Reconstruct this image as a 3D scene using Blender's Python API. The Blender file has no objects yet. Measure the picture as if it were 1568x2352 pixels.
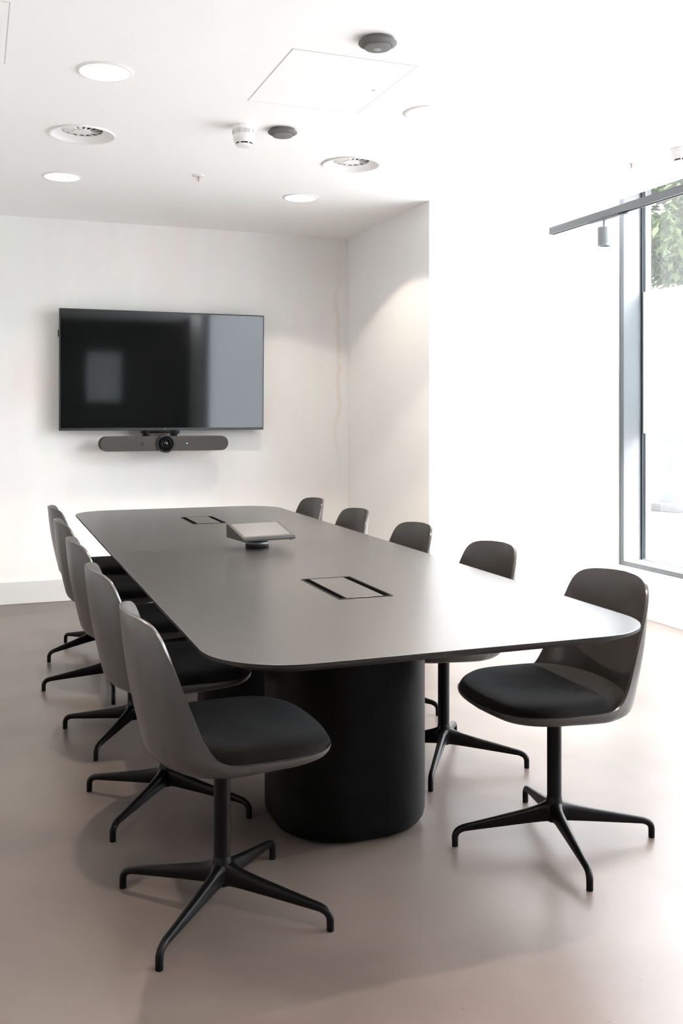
import bpy, bmesh, math, random
from mathutils import Vector, Matrix
from mathutils.geometry import delaunay_2d_cdt
random.seed(7)
S = bpy.context.scene
COL = S.collection
PI = math.pi
R = math.radians

# ------------------------------------------------------------------ materials
def mat(name, color=(.8, .8, .8), rough=.5, spec=.5, metal=0.0, noise=0.0, nscale=20.0, bump=0.0, bscale=200.0,
        emit=None, estr=0.0, sheen=0.0):
    m = bpy.data.materials.new(name); m.use_nodes = True
    nt = m.node_tree; b = nt.nodes['Principled BSDF']
    b.inputs['Base Color'].default_value = (*color, 1)
    b.inputs['Roughness'].default_value = rough
    b.inputs['Specular IOR Level'].default_value = spec
    b.inputs['Metallic'].default_value = metal
    if sheen: 
        b.inputs['Sheen Weight'].default_value = sheen
    tc = nt.nodes.new('ShaderNodeTexCoord')
    if noise:
        n = nt.nodes.new('ShaderNodeTexNoise'); n.inputs['Scale'].default_value = nscale
        n.inputs['Detail'].default_value = 6
        nt.links.new(tc.outputs['Object'], n.inputs['Vector'])
        mx = nt.nodes.new('ShaderNodeMix'); mx.data_type = 'RGBA'
        mx.inputs[6].default_value = (*[c * (1 - noise) for c in color], 1)
        mx.inputs[7].default_value = (*[min(1, c * (1 + noise)) for c in color], 1)
        nt.links.new(n.outputs['Fac'], mx.inputs[0])
        nt.links.new(mx.outputs[2], b.inputs['Base Color'])
    if bump:
        n2 = nt.nodes.new('ShaderNodeTexNoise'); n2.inputs['Scale'].default_value = bscale
        n2.inputs['Detail'].default_value = 3
        nt.links.new(tc.outputs['Object'], n2.inputs['Vector'])
        bp = nt.nodes.new('ShaderNodeBump'); bp.inputs['Strength'].default_value = bump
        bp.inputs['Distance'].default_value = .002
        nt.links.new(n2.outputs['Fac'], bp.inputs['Height'])
        nt.links.new(bp.outputs['Normal'], b.inputs['Normal'])
    if emit:
        b.inputs['Emission Color'].default_value = (*emit, 1)
        b.inputs['Emission Strength'].default_value = estr
    return m

M = {}
M['ceiling'] = mat('white_ceiling_paint', (.93, .93, .928), .75, .2)
M['white_wall'] = mat('white_wall_paint', (.88, .88, .875), .7, .25)
M['dark_wall'] = mat('dark_brown_wall', (.05, .042, .038), .7, .2)
M['gray_wall'] = mat('pale_plaster_side', (.84, .83, .81), .8, .2)
M['skirting'] = mat('skirting_paint', (.60, .61, .60), .5, .4)
M['floor_trim'] = mat('floor_edge_trim', (.5, .49, .47), .5, .4)
M['shell'] = mat('charcoal_plastic', (.039, .0365, .0350), .30, .5, bump=.08, bscale=900)
M['fabric'] = mat('charcoal_wool', (.004, .0037, .0036), .95, .10, noise=.5, nscale=330, bump=.8, bscale=650, sheen=.12)
M['black_metal'] = mat('black_powder_coat', (.003, .003, .0033), .33, .12)
M['glide'] = mat('black_nylon', (.003, .003, .003), .6, .1)
M['pedestal'] = mat('black_pedestal_lacquer', (.0022, .0025, .0025), .5, .08, bump=.1, bscale=500)
M['black'] = mat('black_rubber', (.006, .006, .006), .6, .3)
M['brush'] = mat('black_brush_strip', (.002, .002, .002), 1.0, 0.0)
M['screen'] = mat('tv_glass', (.004, .005, .005), .05, .9)
M['tv_case'] = mat('tv_dark_metal', (.05, .055, .06), .35, .5, metal=.6)
M['bar_fabric'] = mat('graphite_speaker_fabric', (.075, .07, .066), .85, .25, noise=.35, nscale=500, bump=.6, bscale=900)
M['bar_ring'] = mat('graphite_plastic', (.03, .03, .03), .45, .4)
M['lens'] = mat('camera_lens_glass', (.004, .004, .006), .05, .8)
M['tap_body'] = mat('graphite_tablet_body', (.030, .028, .027), .6, .3)
M['tap_front'] = mat('black_tablet_underside', (.008, .008, .008), .5, .4)
M['tap_screen'] = mat('tablet_glass', (.02, .02, .02), .35, .5, emit=(.9, .92, .95), estr=.026)
M['tap_bezel'] = mat('tablet_bezel', (.040, .037, .035), .6, .3)
M['steel_gray'] = mat('brushed_gray_metal', (.20, .21, .22), .35, .5, metal=.7)
M['mic'] = mat('mic_graphite', (.13, .128, .125), .55, .35)
M['mic_fabric'] = mat('mic_mesh', (.20, .197, .194), .85, .25, noise=.4, nscale=520, bump=.6, bscale=700)
M['mic_led'] = mat('mic_button', (.33, .34, .34), .5, .4)
M['fitting'] = mat('white_fitting_plastic', (.80, .80, .79), .45, .4)
M['clear'] = mat('pale_sounder_ring', (.66, .66, .65), .25, .5)
M['vent_dark'] = mat('duct_interior', (.16, .16, .155), .8, .2)
M['gap'] = mat('shadow_gap_bead', (.56, .56, .55), .8, .1)
M['led'] = mat('lit_downlight_diffuser', (.9, .9, .9), .5, .3, emit=(1, .95, .88), estr=6.0)
M['reflector'] = mat('downlight_reflector', (.88, .88, .87), .25, .5)
M['frame'] = mat('gray_window_aluminium', (.118, .126, .130), .45, .4, noise=.08, nscale=260)
M['frame_edge'] = mat('gray_window_edge', (.115, .125, .13), .5, .4)
M['gasket'] = mat('black_gasket', (.012, .016, .02), .6, .3)
M['gasket_gray'] = mat('steel_blue_spacer', (.16, .20, .23), .4, .5)
M['reveal'] = mat('pale_outer_reveal', (.10, .10, .105), .8, .2)
M['track'] = mat('gray_track_aluminium', (.16, .165, .17), .45, .4)
M['spot'] = mat('gray_spot_lacquer', (.22, .235, .245), .4, .5)
M['clear_wire'] = mat('steel_wire', (.6, .6, .6), .3, .5, metal=.8)
M['red'] = mat('sprinkler_bulb', (.45, .05, .04), .3, .5)
M['chrome'] = mat('sprinkler_metal', (.5, .48, .47), .3, .5, metal=.8)
M['slot'] = mat('dark_slot', (.02, .02, .03), .6, .3)
M['green_led'] = mat('green_status_light', (.05, .3, .15), .4, .4, emit=(.1, .8, .4), estr=.8)
M['white_mark'] = mat('white_print', (.75, .75, .75), .5, .3)
M['gray_mark'] = mat('gray_print', (.3, .3, .3), .4, .4)
M['bark'] = mat('tree_bark', (.12, .09, .07), .9, .1, noise=.4, nscale=12)
M['cone'] = mat('slate_cone_plastic', (.026, .030, .033), .7, .2)
M['cone_band'] = mat('reflective_band', (.85, .86, .86), .4, .4)
M['concrete'] = mat('concrete_block', (.034, .034, .034), .9, .1, noise=.3, nscale=20)
M['van'] = mat('blue_gray_van_paint', (.03, .036, .040), .4, .4)
M['tyre'] = mat('tyre_rubber', (.03, .03, .03), .8, .2)
M['pavement'] = mat('pale_paving', (.25, .25, .245), .9, .1, noise=.06, nscale=2)

def leaf_mat():
    m = mat('leaf_green', (.032, .050, .014), .65, .2, noise=.6, nscale=1.6)
    return m
M['leaf'] = leaf_mat()

# raw plaster wall with faint pink blotches
def plaster():
    m = mat('raw_plaster', (.72, .70, .67), .8, .2)
    nt = m.node_tree; b = nt.nodes['Principled BSDF']; L = nt.links
    tc = nt.nodes.new('ShaderNodeTexCoord')
    mp = nt.nodes.new('ShaderNodeMapping'); mp.inputs['Scale'].default_value = (1.0, 1.0, .45)
    L.new(tc.outputs['Object'], mp.inputs['Vector'])
    n = nt.nodes.new('ShaderNodeTexNoise'); n.inputs['Scale'].default_value = 1.1; n.inputs['Detail'].default_value = 4
    n.inputs['Distortion'].default_value = .4
    L.new(mp.outputs['Vector'], n.inputs['Vector'])
    r = nt.nodes.new('ShaderNodeValToRGB')
    r.color_ramp.elements[0].position = .35; r.color_ramp.elements[0].color = (.835, .832, .815, 1)
    r.color_ramp.elements[1].position = .62; r.color_ramp.elements[1].color = (.87, .858, .842, 1)
    e = r.color_ramp.elements.new(.72); e.color = (.865, .825, .80, 1)
    L.new(n.outputs['Fac'], r.inputs['Fac'])
    n2 = nt.nodes.new('ShaderNodeTexNoise'); n2.inputs['Scale'].default_value = 9; n2.inputs['Detail'].default_value = 8
    mp2 = nt.nodes.new('ShaderNodeMapping'); mp2.inputs['Scale'].default_value = (1.0, 1.0, .25)
    L.new(tc.outputs['Object'], mp2.inputs['Vector']); L.new(mp2.outputs['Vector'], n2.inputs['Vector'])
    mx = nt.nodes.new('ShaderNodeMix'); mx.data_type = 'RGBA'; mx.blend_type = 'MULTIPLY'
    mx.inputs[0].default_value = .10
    L.new(r.outputs['Color'], mx.inputs[6]); L.new(n2.outputs['Color'], mx.inputs[7])
    # local stains of their own shape: pink patches beside the screen and along the corner seam
    prev = mx.outputs[2]
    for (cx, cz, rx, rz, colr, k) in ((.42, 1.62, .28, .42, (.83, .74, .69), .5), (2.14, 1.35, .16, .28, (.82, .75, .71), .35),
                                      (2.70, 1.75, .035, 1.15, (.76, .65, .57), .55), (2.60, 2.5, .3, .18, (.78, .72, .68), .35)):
        mpp = nt.nodes.new('ShaderNodeMapping')
        mpp.inputs['Location'].default_value = (-cx / rx, 0, -cz / rz)
        mpp.inputs['Scale'].default_value = (1 / rx, 0, 1 / rz)
        nd = nt.nodes.new('ShaderNodeTexNoise'); nd.inputs['Scale'].default_value = 5
        L.new(tc.outputs['Object'], nd.inputs['Vector'])
        ad = nt.nodes.new('ShaderNodeVectorMath'); ad.operation = 'MULTIPLY_ADD'
        L.new(nd.outputs['Color'], ad.inputs[0]); ad.inputs[1].default_value = (.12, 0, .12)
        L.new(tc.outputs['Object'], ad.inputs[2])
        L.new(ad.outputs[0], mpp.inputs['Vector'])
        ln = nt.nodes.new('ShaderNodeVectorMath'); ln.operation = 'LENGTH'
        L.new(mpp.outputs['Vector'], ln.inputs[0])
        mr = nt.nodes.new('ShaderNodeMapRange'); mr.interpolation_type = 'SMOOTHSTEP'
        mr.inputs['From Min'].default_value = 1.0; mr.inputs['From Max'].default_value = .1
        mr.inputs['To Min'].default_value = 0; mr.inputs['To Max'].default_value = k
        L.new(ln.outputs['Value'], mr.inputs['Value'])
        m2 = nt.nodes.new('ShaderNodeMix'); m2.data_type = 'RGBA'
        L.new(mr.outputs['Result'], m2.inputs[0]); L.new(prev, m2.inputs[6]); m2.inputs[7].default_value = (*colr, 1)
        prev = m2.outputs[2]
    L.new(prev, b.inputs['Base Color'])
    return m
M['plaster'] = plaster()

def floor_mat():
    m = mat('polished_resin_floor', (.34, .29, .26), .35, .5)
    nt = m.node_tree; b = nt.nodes['Principled BSDF']; L = nt.links
    tc = nt.nodes.new('ShaderNodeTexCoord')
    n = nt.nodes.new('ShaderNodeTexNoise'); n.inputs['Scale'].default_value = 1.3; n.inputs['Detail'].default_value = 7
    n.inputs['Distortion'].default_value = .6
    L.new(tc.outputs['Object'], n.inputs['Vector'])
    r = nt.nodes.new('ShaderNodeValToRGB')
    r.color_ramp.elements[0].position = .35; r.color_ramp.elements[0].color = (.100, .0795, .068, 1)
    r.color_ramp.elements[1].position = .68; r.color_ramp.elements[1].color = (.152, .122, .106, 1)
    L.new(n.outputs['Fac'], r.inputs['Fac'])
    # scattered dark specks
    v = nt.nodes.new('ShaderNodeTexVoronoi'); v.inputs['Scale'].default_value = 9
    L.new(tc.outputs['Object'], v.inputs['Vector'])
    mr = nt.nodes.new('ShaderNodeMapRange'); mr.inputs['From Min'].default_value = .025; mr.inputs['From Max'].default_value = .045
    mr.inputs['To Min'].default_value = .75; mr.inputs['To Max'].default_value = 0
    L.new(v.outputs['Distance'], mr.inputs['Value'])
    mx = nt.nodes.new('ShaderNodeMix'); mx.data_type = 'RGBA'
    L.new(mr.outputs['Result'], mx.inputs[0]); L.new(r.outputs['Color'], mx.inputs[6]); mx.inputs[7].default_value = (.08, .065, .055, 1)
    # scuffs: stretched noise ridges
    w = nt.nodes.new('ShaderNodeTexNoise'); w.inputs['Scale'].default_value = 2.6; w.inputs['Detail'].default_value = 2
    w.inputs['Distortion'].default_value = 2.2
    mp = nt.nodes.new('ShaderNodeMapping'); mp.inputs['Rotation'].default_value = (0, 0, .7); mp.inputs['Scale'].default_value = (.5, 2.6, 1)
    L.new(tc.outputs['Object'], mp.inputs['Vector']); L.new(mp.outputs['Vector'], w.inputs['Vector'])
    su = nt.nodes.new('ShaderNodeMath'); su.operation = 'SUBTRACT'; su.inputs[1].default_value = .5
    L.new(w.outputs['Fac'], su.inputs[0])
    ab = nt.nodes.new('ShaderNodeMath'); ab.operation = 'ABSOLUTE'; L.new(su.outputs[0], ab.inputs[0])
    mr2 = nt.nodes.new('ShaderNodeMapRange'); mr2.inputs['From Min'].default_value = 0; mr2.inputs['From Max'].default_value = .0022
    mr2.inputs['To Min'].default_value = .45; mr2.inputs['To Max'].default_value = 0
    L.new(ab.outputs[0], mr2.inputs['Value'])
    br = nt.nodes.new('ShaderNodeTexNoise'); br.inputs['Scale'].default_value = 1.7
    L.new(tc.outputs['Object'], br.inputs['Vector'])
    mr3 = nt.nodes.new('ShaderNodeMapRange'); mr3.inputs['From Min'].default_value = .5; mr3.inputs['From Max'].default_value = .66
    L.new(br.outputs['Fac'], mr3.inputs['Value'])
    mu = nt.nodes.new('ShaderNodeMath'); mu.operation = 'MULTIPLY'
    L.new(mr2.outputs['Result'], mu.inputs[0]); L.new(mr3.outputs['Result'], mu.inputs[1])
    mx2 = nt.nodes.new('ShaderNodeMix'); mx2.data_type = 'RGBA'
    L.new(mu.outputs[0], mx2.inputs[0]); L.new(mx.outputs[2], mx2.inputs[6]); mx2.inputs[7].default_value = (.12, .10, .09, 1)
    L.new(mx2.outputs[2], b.inputs['Base Color'])
    n3 = nt.nodes.new('ShaderNodeTexNoise'); n3.inputs['Scale'].default_value = 3; n3.inputs['Detail'].default_value = 6
    L.new(tc.outputs['Object'], n3.inputs['Vector'])
    mr4 = nt.nodes.new('ShaderNodeMapRange'); mr4.inputs['To Min'].default_value = .27; mr4.inputs['To Max'].default_value = .40
    L.new(n3.outputs['Fac'], mr4.inputs['Value']); L.new(mr4.outputs['Result'], b.inputs['Roughness'])
    n4 = nt.nodes.new('ShaderNodeTexNoise'); n4.inputs['Scale'].default_value = 60; n4.inputs['Detail'].default_value = 5
    L.new(tc.outputs['Object'], n4.inputs['Vector'])
    bp = nt.nodes.new('ShaderNodeBump'); bp.inputs['Strength'].default_value = .08; bp.inputs['Distance'].default_value = .003
    L.new(n4.outputs['Fac'], bp.inputs['Height']); L.new(bp.outputs['Normal'], b.inputs['Normal'])
    return m
M['floor'] = floor_mat()

def table_mat(name, rot, dark):
    m = mat(name, (.05, .047, .045), .33, .5)
    nt = m.node_tree; b = nt.nodes['Principled BSDF']; L = nt.links
    b.inputs['IOR'].default_value = 2.5
    tc = nt.nodes.new('ShaderNodeTexCoord')
    mp = nt.nodes.new('ShaderNodeMapping'); mp.inputs['Scale'].default_value = (3, 90, 1)
    L.new(tc.outputs['Object'], mp.inputs['Vector'])
    n = nt.nodes.new('ShaderNodeTexNoise'); n.inputs['Scale'].default_value = 2.2; n.inputs['Detail'].default_value = 5
    L.new(mp.outputs['Vector'], n.inputs['Vector'])
    r = nt.nodes.new('ShaderNodeValToRGB')
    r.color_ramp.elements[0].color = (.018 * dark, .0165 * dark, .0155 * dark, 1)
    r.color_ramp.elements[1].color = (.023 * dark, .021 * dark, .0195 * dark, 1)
    L.new(n.outputs['Fac'], r.inputs['Fac']); L.new(r.outputs['Color'], b.inputs['Base Color'])
    mr = nt.nodes.new('ShaderNodeMapRange'); mr.inputs['To Min'].default_value = .255; mr.inputs['To Max'].default_value = .27
    L.new(n.outputs['Fac'], mr.inputs['Value']); L.new(mr.outputs['Result'], b.inputs['Roughness'])
    return m
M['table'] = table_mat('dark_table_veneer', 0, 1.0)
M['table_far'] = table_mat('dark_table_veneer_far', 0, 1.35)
M['table_edge'] = mat('dark_table_edge', (.010, .0095, .009), .5, .2)

def glass_mat():
    m = bpy.data.materials.new('clear_window_glass'); m.use_nodes = True
    nt = m.node_tree; nt.nodes.clear()
    o = nt.nodes.new('ShaderNodeOutputMaterial'); t = nt.nodes.new('ShaderNodeBsdfTransparent')
    t.inputs[0].default_value = (.972, .972, .972, 1)
    g = nt.nodes.new('ShaderNodeBsdfGlossy'); g.inputs['Roughness'].default_value = .02
    f = nt.nodes.new('ShaderNodeFresnel'); f.inputs[0].default_value = 1.45
    mx = nt.nodes.new('ShaderNodeMixShader')
    gm = nt.nodes.new('ShaderNodeNewGeometry')          # reflect on the outer faces only, no internal reflection
    inv = nt.nodes.new('ShaderNodeMath'); inv.operation = 'SUBTRACT'; inv.inputs[0].default_value = 1
    nt.links.new(gm.outputs['Backfacing'], inv.inputs[1])
    ml = nt.nodes.new('ShaderNodeMath'); ml.operation = 'MULTIPLY'
    nt.links.new(f.outputs[0], ml.inputs[0]); nt.links.new(inv.outputs[0], ml.inputs[1])
    nt.links.new(ml.outputs[0], mx.inputs[0]); nt.links.new(t.outputs[0], mx.inputs[1]); nt.links.new(g.outputs[0], mx.inputs[2])
    # pale haze of reflections, mixed into the pane as a thin translucent layer
    d = nt.nodes.new('ShaderNodeBsdfTranslucent'); d.inputs[0].default_value = (.9, .92, .93, 1)
    mx2 = nt.nodes.new('ShaderNodeMixShader'); mx2.inputs[0].default_value = .010
    nt.links.new(mx.outputs[0], mx2.inputs[1]); nt.links.new(d.outputs[0], mx2.inputs[2])
    nt.links.new(mx2.outputs[0], o.inputs[0])
    return m
M['glass'] = glass_mat()

def frost_mat(name, k):
    m = bpy.data.materials.new(name); m.use_nodes = True
    nt = m.node_tree; nt.nodes.clear()
    o = nt.nodes.new('ShaderNodeOutputMaterial'); t = nt.nodes.new('ShaderNodeBsdfTransparent')
    t.inputs[0].default_value = (.95, .97, .98, 1)
    tr = nt.nodes.new('ShaderNodeBsdfTranslucent'); tr.inputs[0].default_value = (.80 * k, .83 * k, .85 * k, 1)
    df = nt.nodes.new('ShaderNodeBsdfDiffuse'); df.inputs[0].default_value = (.80, .84, .86, 1)
    m1 = nt.nodes.new('ShaderNodeMixShader'); m1.inputs[0].default_value = .25
    nt.links.new(tr.outputs[0], m1.inputs[1]); nt.links.new(df.outputs[0], m1.inputs[2])
    m2 = nt.nodes.new('ShaderNodeMixShader'); m2.inputs[0].default_value = 1 - .12 * k
    nt.links.new(t.outputs[0], m2.inputs[1]); nt.links.new(m1.outputs[0], m2.inputs[2])
    nt.links.new(m2.outputs[0], o.inputs[0])
    return m
M['gray_glass'] = frost_mat('gray_glass', .3)
M['frost'] = frost_mat('frosted_film', 1.0)
M['frost_dense'] = frost_mat('dense_frosted_film', .8)

# ------------------------------------------------------------------ helpers
def tag(o, label=None, cat=None, group=None, kind=None):
    if label: o['label'] = label
    if cat: o['category'] = cat
    if group: o['group'] = group
    if kind: o['kind'] = kind
    return o

def empty(name, loc=(0, 0, 0), rz=0, label=None, cat=None, group=None, kind=None):
    o = bpy.data.objects.new(name, None); COL.objects.link(o)
    o.location = loc; o.rotation_euler = (0, 0, rz); o.empty_display_size = .05
    return tag(o, label, cat, group, kind)

def build(name, bm, m, parent=None, smooth=None, loc=None, rot=None):
    bmesh.ops.recalc_face_normals(bm, faces=bm.faces[:])
    me = bpy.data.meshes.new(name)
    bm.to_mesh(me); bm.free()
    ms = m if isinstance(m, (list, tuple)) else [m]
    for k in ms: me.materials.append(k)
    o = bpy.data.objects.new(name, me); COL.objects.link(o)
    if parent: o.parent = parent
    if loc: o.location = loc
    if rot: o.rotation_euler = rot
    if smooth is not None:
        for p in me.polygons: p.use_smooth = True
        if smooth < 180:
            me.set_sharp_from_angle(angle=R(smooth))
        ar = sorted(p.area for p in me.polygons); med = ar[len(ar) // 2]
        tot = sum(ar)
        for p in me.polygons: p.use_smooth = p.area < 6 * med or p.area < .1 * tot      # broad planar faces keep their true normal
    return o

def box(bm, lo, hi, bevel=0, mi=0, mtx=None):
    vs = [bm.verts.new((x, y, z)) for x in (lo[0], hi[0]) for y in (lo[1], hi[1]) for z in (lo[2], hi[2])]
    idx = ((0, 1, 3, 2), (4, 6, 7, 5), (0, 4, 5, 1), (2, 3, 7, 6), (0, 2, 6, 4), (1, 5, 7, 3))
    fs = [bm.faces.new([vs[i] for i in q]) for q in idx]
    for f in fs: f.material_index = mi
    if bevel:
        es = list({e for f in fs for e in f.edges})
        r = bmesh.ops.bevel(bm, geom=es, offset=bevel, segments=3, affect='EDGES', profile=.5)
        vs = list({v for f in r['faces'] for v in f.verts} | {v for v in vs if v.is_valid})
    if mtx is not None:
        bmesh.ops.transform(bm, matrix=mtx, verts=[v for v in vs if v.is_valid])
    return bm

def boxo(name, lo, hi, m, parent=None, bevel=0, smooth=None):
    bm = bmesh.new(); box(bm, lo, hi, bevel)
    return build(name, bm, m, parent, smooth if smooth is not None else (30 if bevel else None))

def rings(bm, loops, closed=True, cap0=True, cap1=True, mi=0):
    """skin a list of vertex-position loops"""
    L = [[bm.verts.new(p) for p in lp] for lp in loops]
    n = len(L[0])
    for a, b in zip(L, L[1:]):
        for i in range(n if closed else n - 1):
            j = (i + 1) % n
            f = bm.faces.new((a[i], a[j], b[j], b[i])); f.material_index = mi
    if cap0: bm.faces.new(L[0][::-1]).material_index = mi
    if cap1: bm.faces.new(L[-1]).material_index = mi
    return L

def lathe(bm, prof, c=(0, 0, 0), seg=48, cap0=True, cap1=True, mi=0):
    loops = []
    for r, z in prof:
        r = max(r, 1e-5)
        loops.append([(c[0] + r * math.cos(2 * PI * i / seg), c[1] + r * math.sin(2 * PI * i / seg), c[2] + z) for i in range(seg)])
    rings(bm, loops, True, cap0, cap1, mi)

def tube(bm, pts, rad, seg=12, mi=0, ell=None):
    """round tube along a polyline; rad scalar or list; ell: list of (width,height) half sizes in a vertical plane sweep"""
    pts = [Vector(p) for p in pts]; n = len(pts)
    loops = []
    prev = None
    for i, p in enumerate(pts):
        t = (pts[min(i + 1, n - 1)] - pts[max(i - 1, 0)]).normalized()
        if prev is None:
            a = Vector((0, 1, 0)) if abs(t.y) < .9 else Vector((1, 0, 0))
            s = (a - t * a.dot(t)).normalized()
        else:
            s = (prev - t * prev.dot(t)).normalized()
        prev = s
        u = t.cross(s)
        if ell: ra, rb = ell[i]
        else: ra = rb = rad[i] if isinstance(rad, (list, tuple)) else rad
        loops.append([p + s * (ra * math.cos(2 * PI * k / seg)) + u * (rb * math.sin(2 * PI * k / seg)) for k in range(seg)])
    rings(bm, loops, True, True, True, mi)

def rrect(w, l, r, n=10, cx=0, cy=0):
    """rounded rectangle outline, counter-clockwise; w along x, l along y"""
    out = []
    for (sx, sy, a0) in ((1, 1, 0), (-1, 1, 90), (-1, -1, 180), (1, -1, 270)):
        for i in range(n + 1):
            a = R(a0 + 90 * i / n)
            out.append((cx + sx * (w / 2 - r) + r * math.cos(a), cy + sy * (l / 2 - r) + r * math.sin(a)))
    return out

def catmull(pts, sub):
    P = [Vector(p) for p in pts]; out = []
    for i in range(len(P) - 1):
        p0 = P[i - 1] if i > 0 else 2 * P[0] - P[1]
        p1, p2 = P[i], P[i + 1]
        p3 = P[i + 2] if i + 2 < len(P) else 2 * P[-1] - P[-2]
        for k in range(sub):
            t = k / sub
            out.append(.5 * ((2 * p1) + (p2 - p0) * t + (2 * p0 - 5 * p1 + 4 * p2 - p3) * t * t + (3 * p1 - p0 - 3 * p2 + p3) * t ** 3))
    out.append(P[-1].copy())
    return out

def kids(o): return [c for c in bpy.data.objects if c.parent == o]
def copy_tree(o, parent=None):
    c = o.copy(); COL.objects.link(c)
    if parent: c.parent = parent
    for ch in kids(o): copy_tree(ch, c)
    return c

def text_mesh(name, body, size, m, parent, loc, rot, ext=.0004):
    cu = bpy.data.curves.new(name, 'FONT'); cu.body = body; cu.size = size; cu.extrude = ext
    cu.align_x = 'CENTER'; cu.align_y = 'CENTER'
    t = bpy.data.objects.new(name, cu); COL.objects.link(t)
    dg = bpy.context.evaluated_depsgraph_get()
    me = bpy.data.meshes.new_from_object(t.evaluated_get(dg))
    bpy.data.objects.remove(t); bpy.data.curves.remove(cu)
    me.materials.clear(); me.materials.append(m)
    o = bpy.data.objects.new(name, me); COL.objects.link(o)
    o.parent = parent; o.location = loc; o.rotation_euler = rot
    return o

# ------------------------------------------------------------------ room numbers (metres)
H = 2.68            # ceiling height
YB = 7.10           # back wall with the screen
XJ = 2.73           # return wall beside the screen wall
YW = 5.65           # bright white wall
XC = 3.857          # free edge of the ceiling near the glazing
XW = 4.186          # inner face of the glazing frame
XG = 4.340          # glass
XL = -1.60
YR = -6.0
TOP = 3.02

def struct(o): o['kind'] = 'structure'; return o

struct(boxo('floor', (XL - .2, YR - .2, -.12), (4.60, YB + .2, 0), M['floor']))
# perimeter strip of floor edging under the glazing
struct(boxo('trim_1', (4.02, -5.0, 0), (4.17, YW, .003), M['floor_trim']))

downs = [(.49, 3.99), (1.935, 4.02), (.475, 5.83), (1.93, 5.86)]
vents = [(.496, 4.915), (1.935, 4.985)]
R_DOWN = .098; R_VENT = .145

def make_ceiling():
    verts = [Vector((XL - .2, YR - .2)), Vector((XC, YR - .2)), Vector((XC, YB + .2)), Vector((XL - .2, YB + .2))]
    # coarse grid points are not needed; only the outline and the round openings
    edges = [(0, 1), (1, 2), (2, 3), (3, 0)]
    holes = [(x, y, R_DOWN) for x, y in downs] + [(x, y, R_VENT) for x, y in vents]
    for (x, y, r) in holes:
        b = len(verts); n = 40
        for i in range(n):
            verts.append(Vector((x + r * math.cos(2 * PI * i / n), y + r * math.sin(2 * PI * i / n))))
            edges.append((b + i, b + (i + 1) % n))
    res = delaunay_2d_cdt(verts, edges, [], 1, 1e-6)
    V, F = res[0], res[2]
    bm = bmesh.new()
    vs = [bm.verts.new((v.x, v.y, H)) for v in V]
    for f in F:
        cx = sum(V[i].x for i in f) / len(f); cy = sum(V[i].y for i in f) / len(f)
        if any((cx - x) ** 2 + (cy - y) ** 2 < r * r * .98 for x, y, r in holes): continue
        bm.faces.new([vs[i] for i in f])
    bmesh.ops.delete(bm, geom=[v for v in bm.verts if not v.link_faces], context='VERTS')
    r = bmesh.ops.extrude_edge_only(bm, edges=[e for e in bm.edges if e.is_boundary])
    bmesh.ops.translate(bm, vec=(0, 0, .14), verts=[v for v in r['geom'] if isinstance(v, bmesh.types.BMVert)])
    box(bm, (XL - .2, YR - .2, H + .14), (XC, YB + .2, H + .20))
    return struct(build('ceiling', bm, M['ceiling']))
make_ceiling()
struct(boxo('trim_2', (XC - .02, YR - .2, TOP), (4.6, YW + .2, TOP + .1), M['white_wall']))      # soffit of the curtain pocket

struct(boxo('wall_back', (XL - .2, YB, 0), (XJ + .05, YB + .2, H), M['plaster']))
M['jog'] = mat('pale_plaster_return', (.85, .845, .83), .8, .2, noise=.02, nscale=3)
bm = bmesh.new(); box(bm, (XJ, YW, 0), (4.41, YB + .2, TOP))
o = struct(build('wall_right', bm, [M['white_wall'], M['jog']]))
for p in o.data.polygons:
    if p.normal.x < -.9: p.material_index = 1
struct(boxo('wall_left', (XL - .2, YR, 0), (XL, YB, H), M['gray_wall']))
# rear wall (behind the viewpoint) with a window opening
bm = bmesh.new()
box(bm, (XL - .2, YR - .2, 0), (2.05, YR, TOP)); box(bm, (2.85, YR - .2, 0), (4.6, YR, TOP))
box(bm, (2.05, YR - .2, 0), (2.85, YR, 1.0)); box(bm, (2.05, YR - .2, 2.1), (2.85, YR, TOP))
struct(build('wall_front', bm, M['dark_wall']))
w2 = empty('window_2', (2.45, YR - .1, 1.0), kind='structure')
bm = bmesh.new()
for lo, hi in (((-.40, -.04, 0), (-.35, .04, 1.1)), ((.35, -.04, 0), (.40, .04, 1.1)), ((-.35, -.04, 0), (.35, .04, .05)), ((-.35, -.04, 1.05), (.35, .04, 1.1))):
    box(bm, lo, hi)
build('window_frame', bm, M['frame'], w2)
boxo('glass_pane', (-.35, -.006, .05), (.35, .006, 1.05), M['gray_glass'], w2)
# upstand and rear pier of the glazed side
bm = bmesh.new(); box(bm, (4.17, -5.0, 0), (4.45, YW, .269)); box(bm, (4.17, YR, 0), (4.45, -5.0, TOP)); box(bm, (4.17, -5.0, 2.97), (4.45, YW, TOP))
struct(build('wall_window_side', bm, M['white_wall']))

# skirting boards
struct(boxo('baseboard_back', (XL, YB - .015, 0), (XJ, YB, .154), M['skirting'], bevel=.003))
struct(boxo('baseboard_return', (XJ - .015, YW, 0), (XJ, YB - .015, .154), M['skirting'], bevel=.003))

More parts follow.
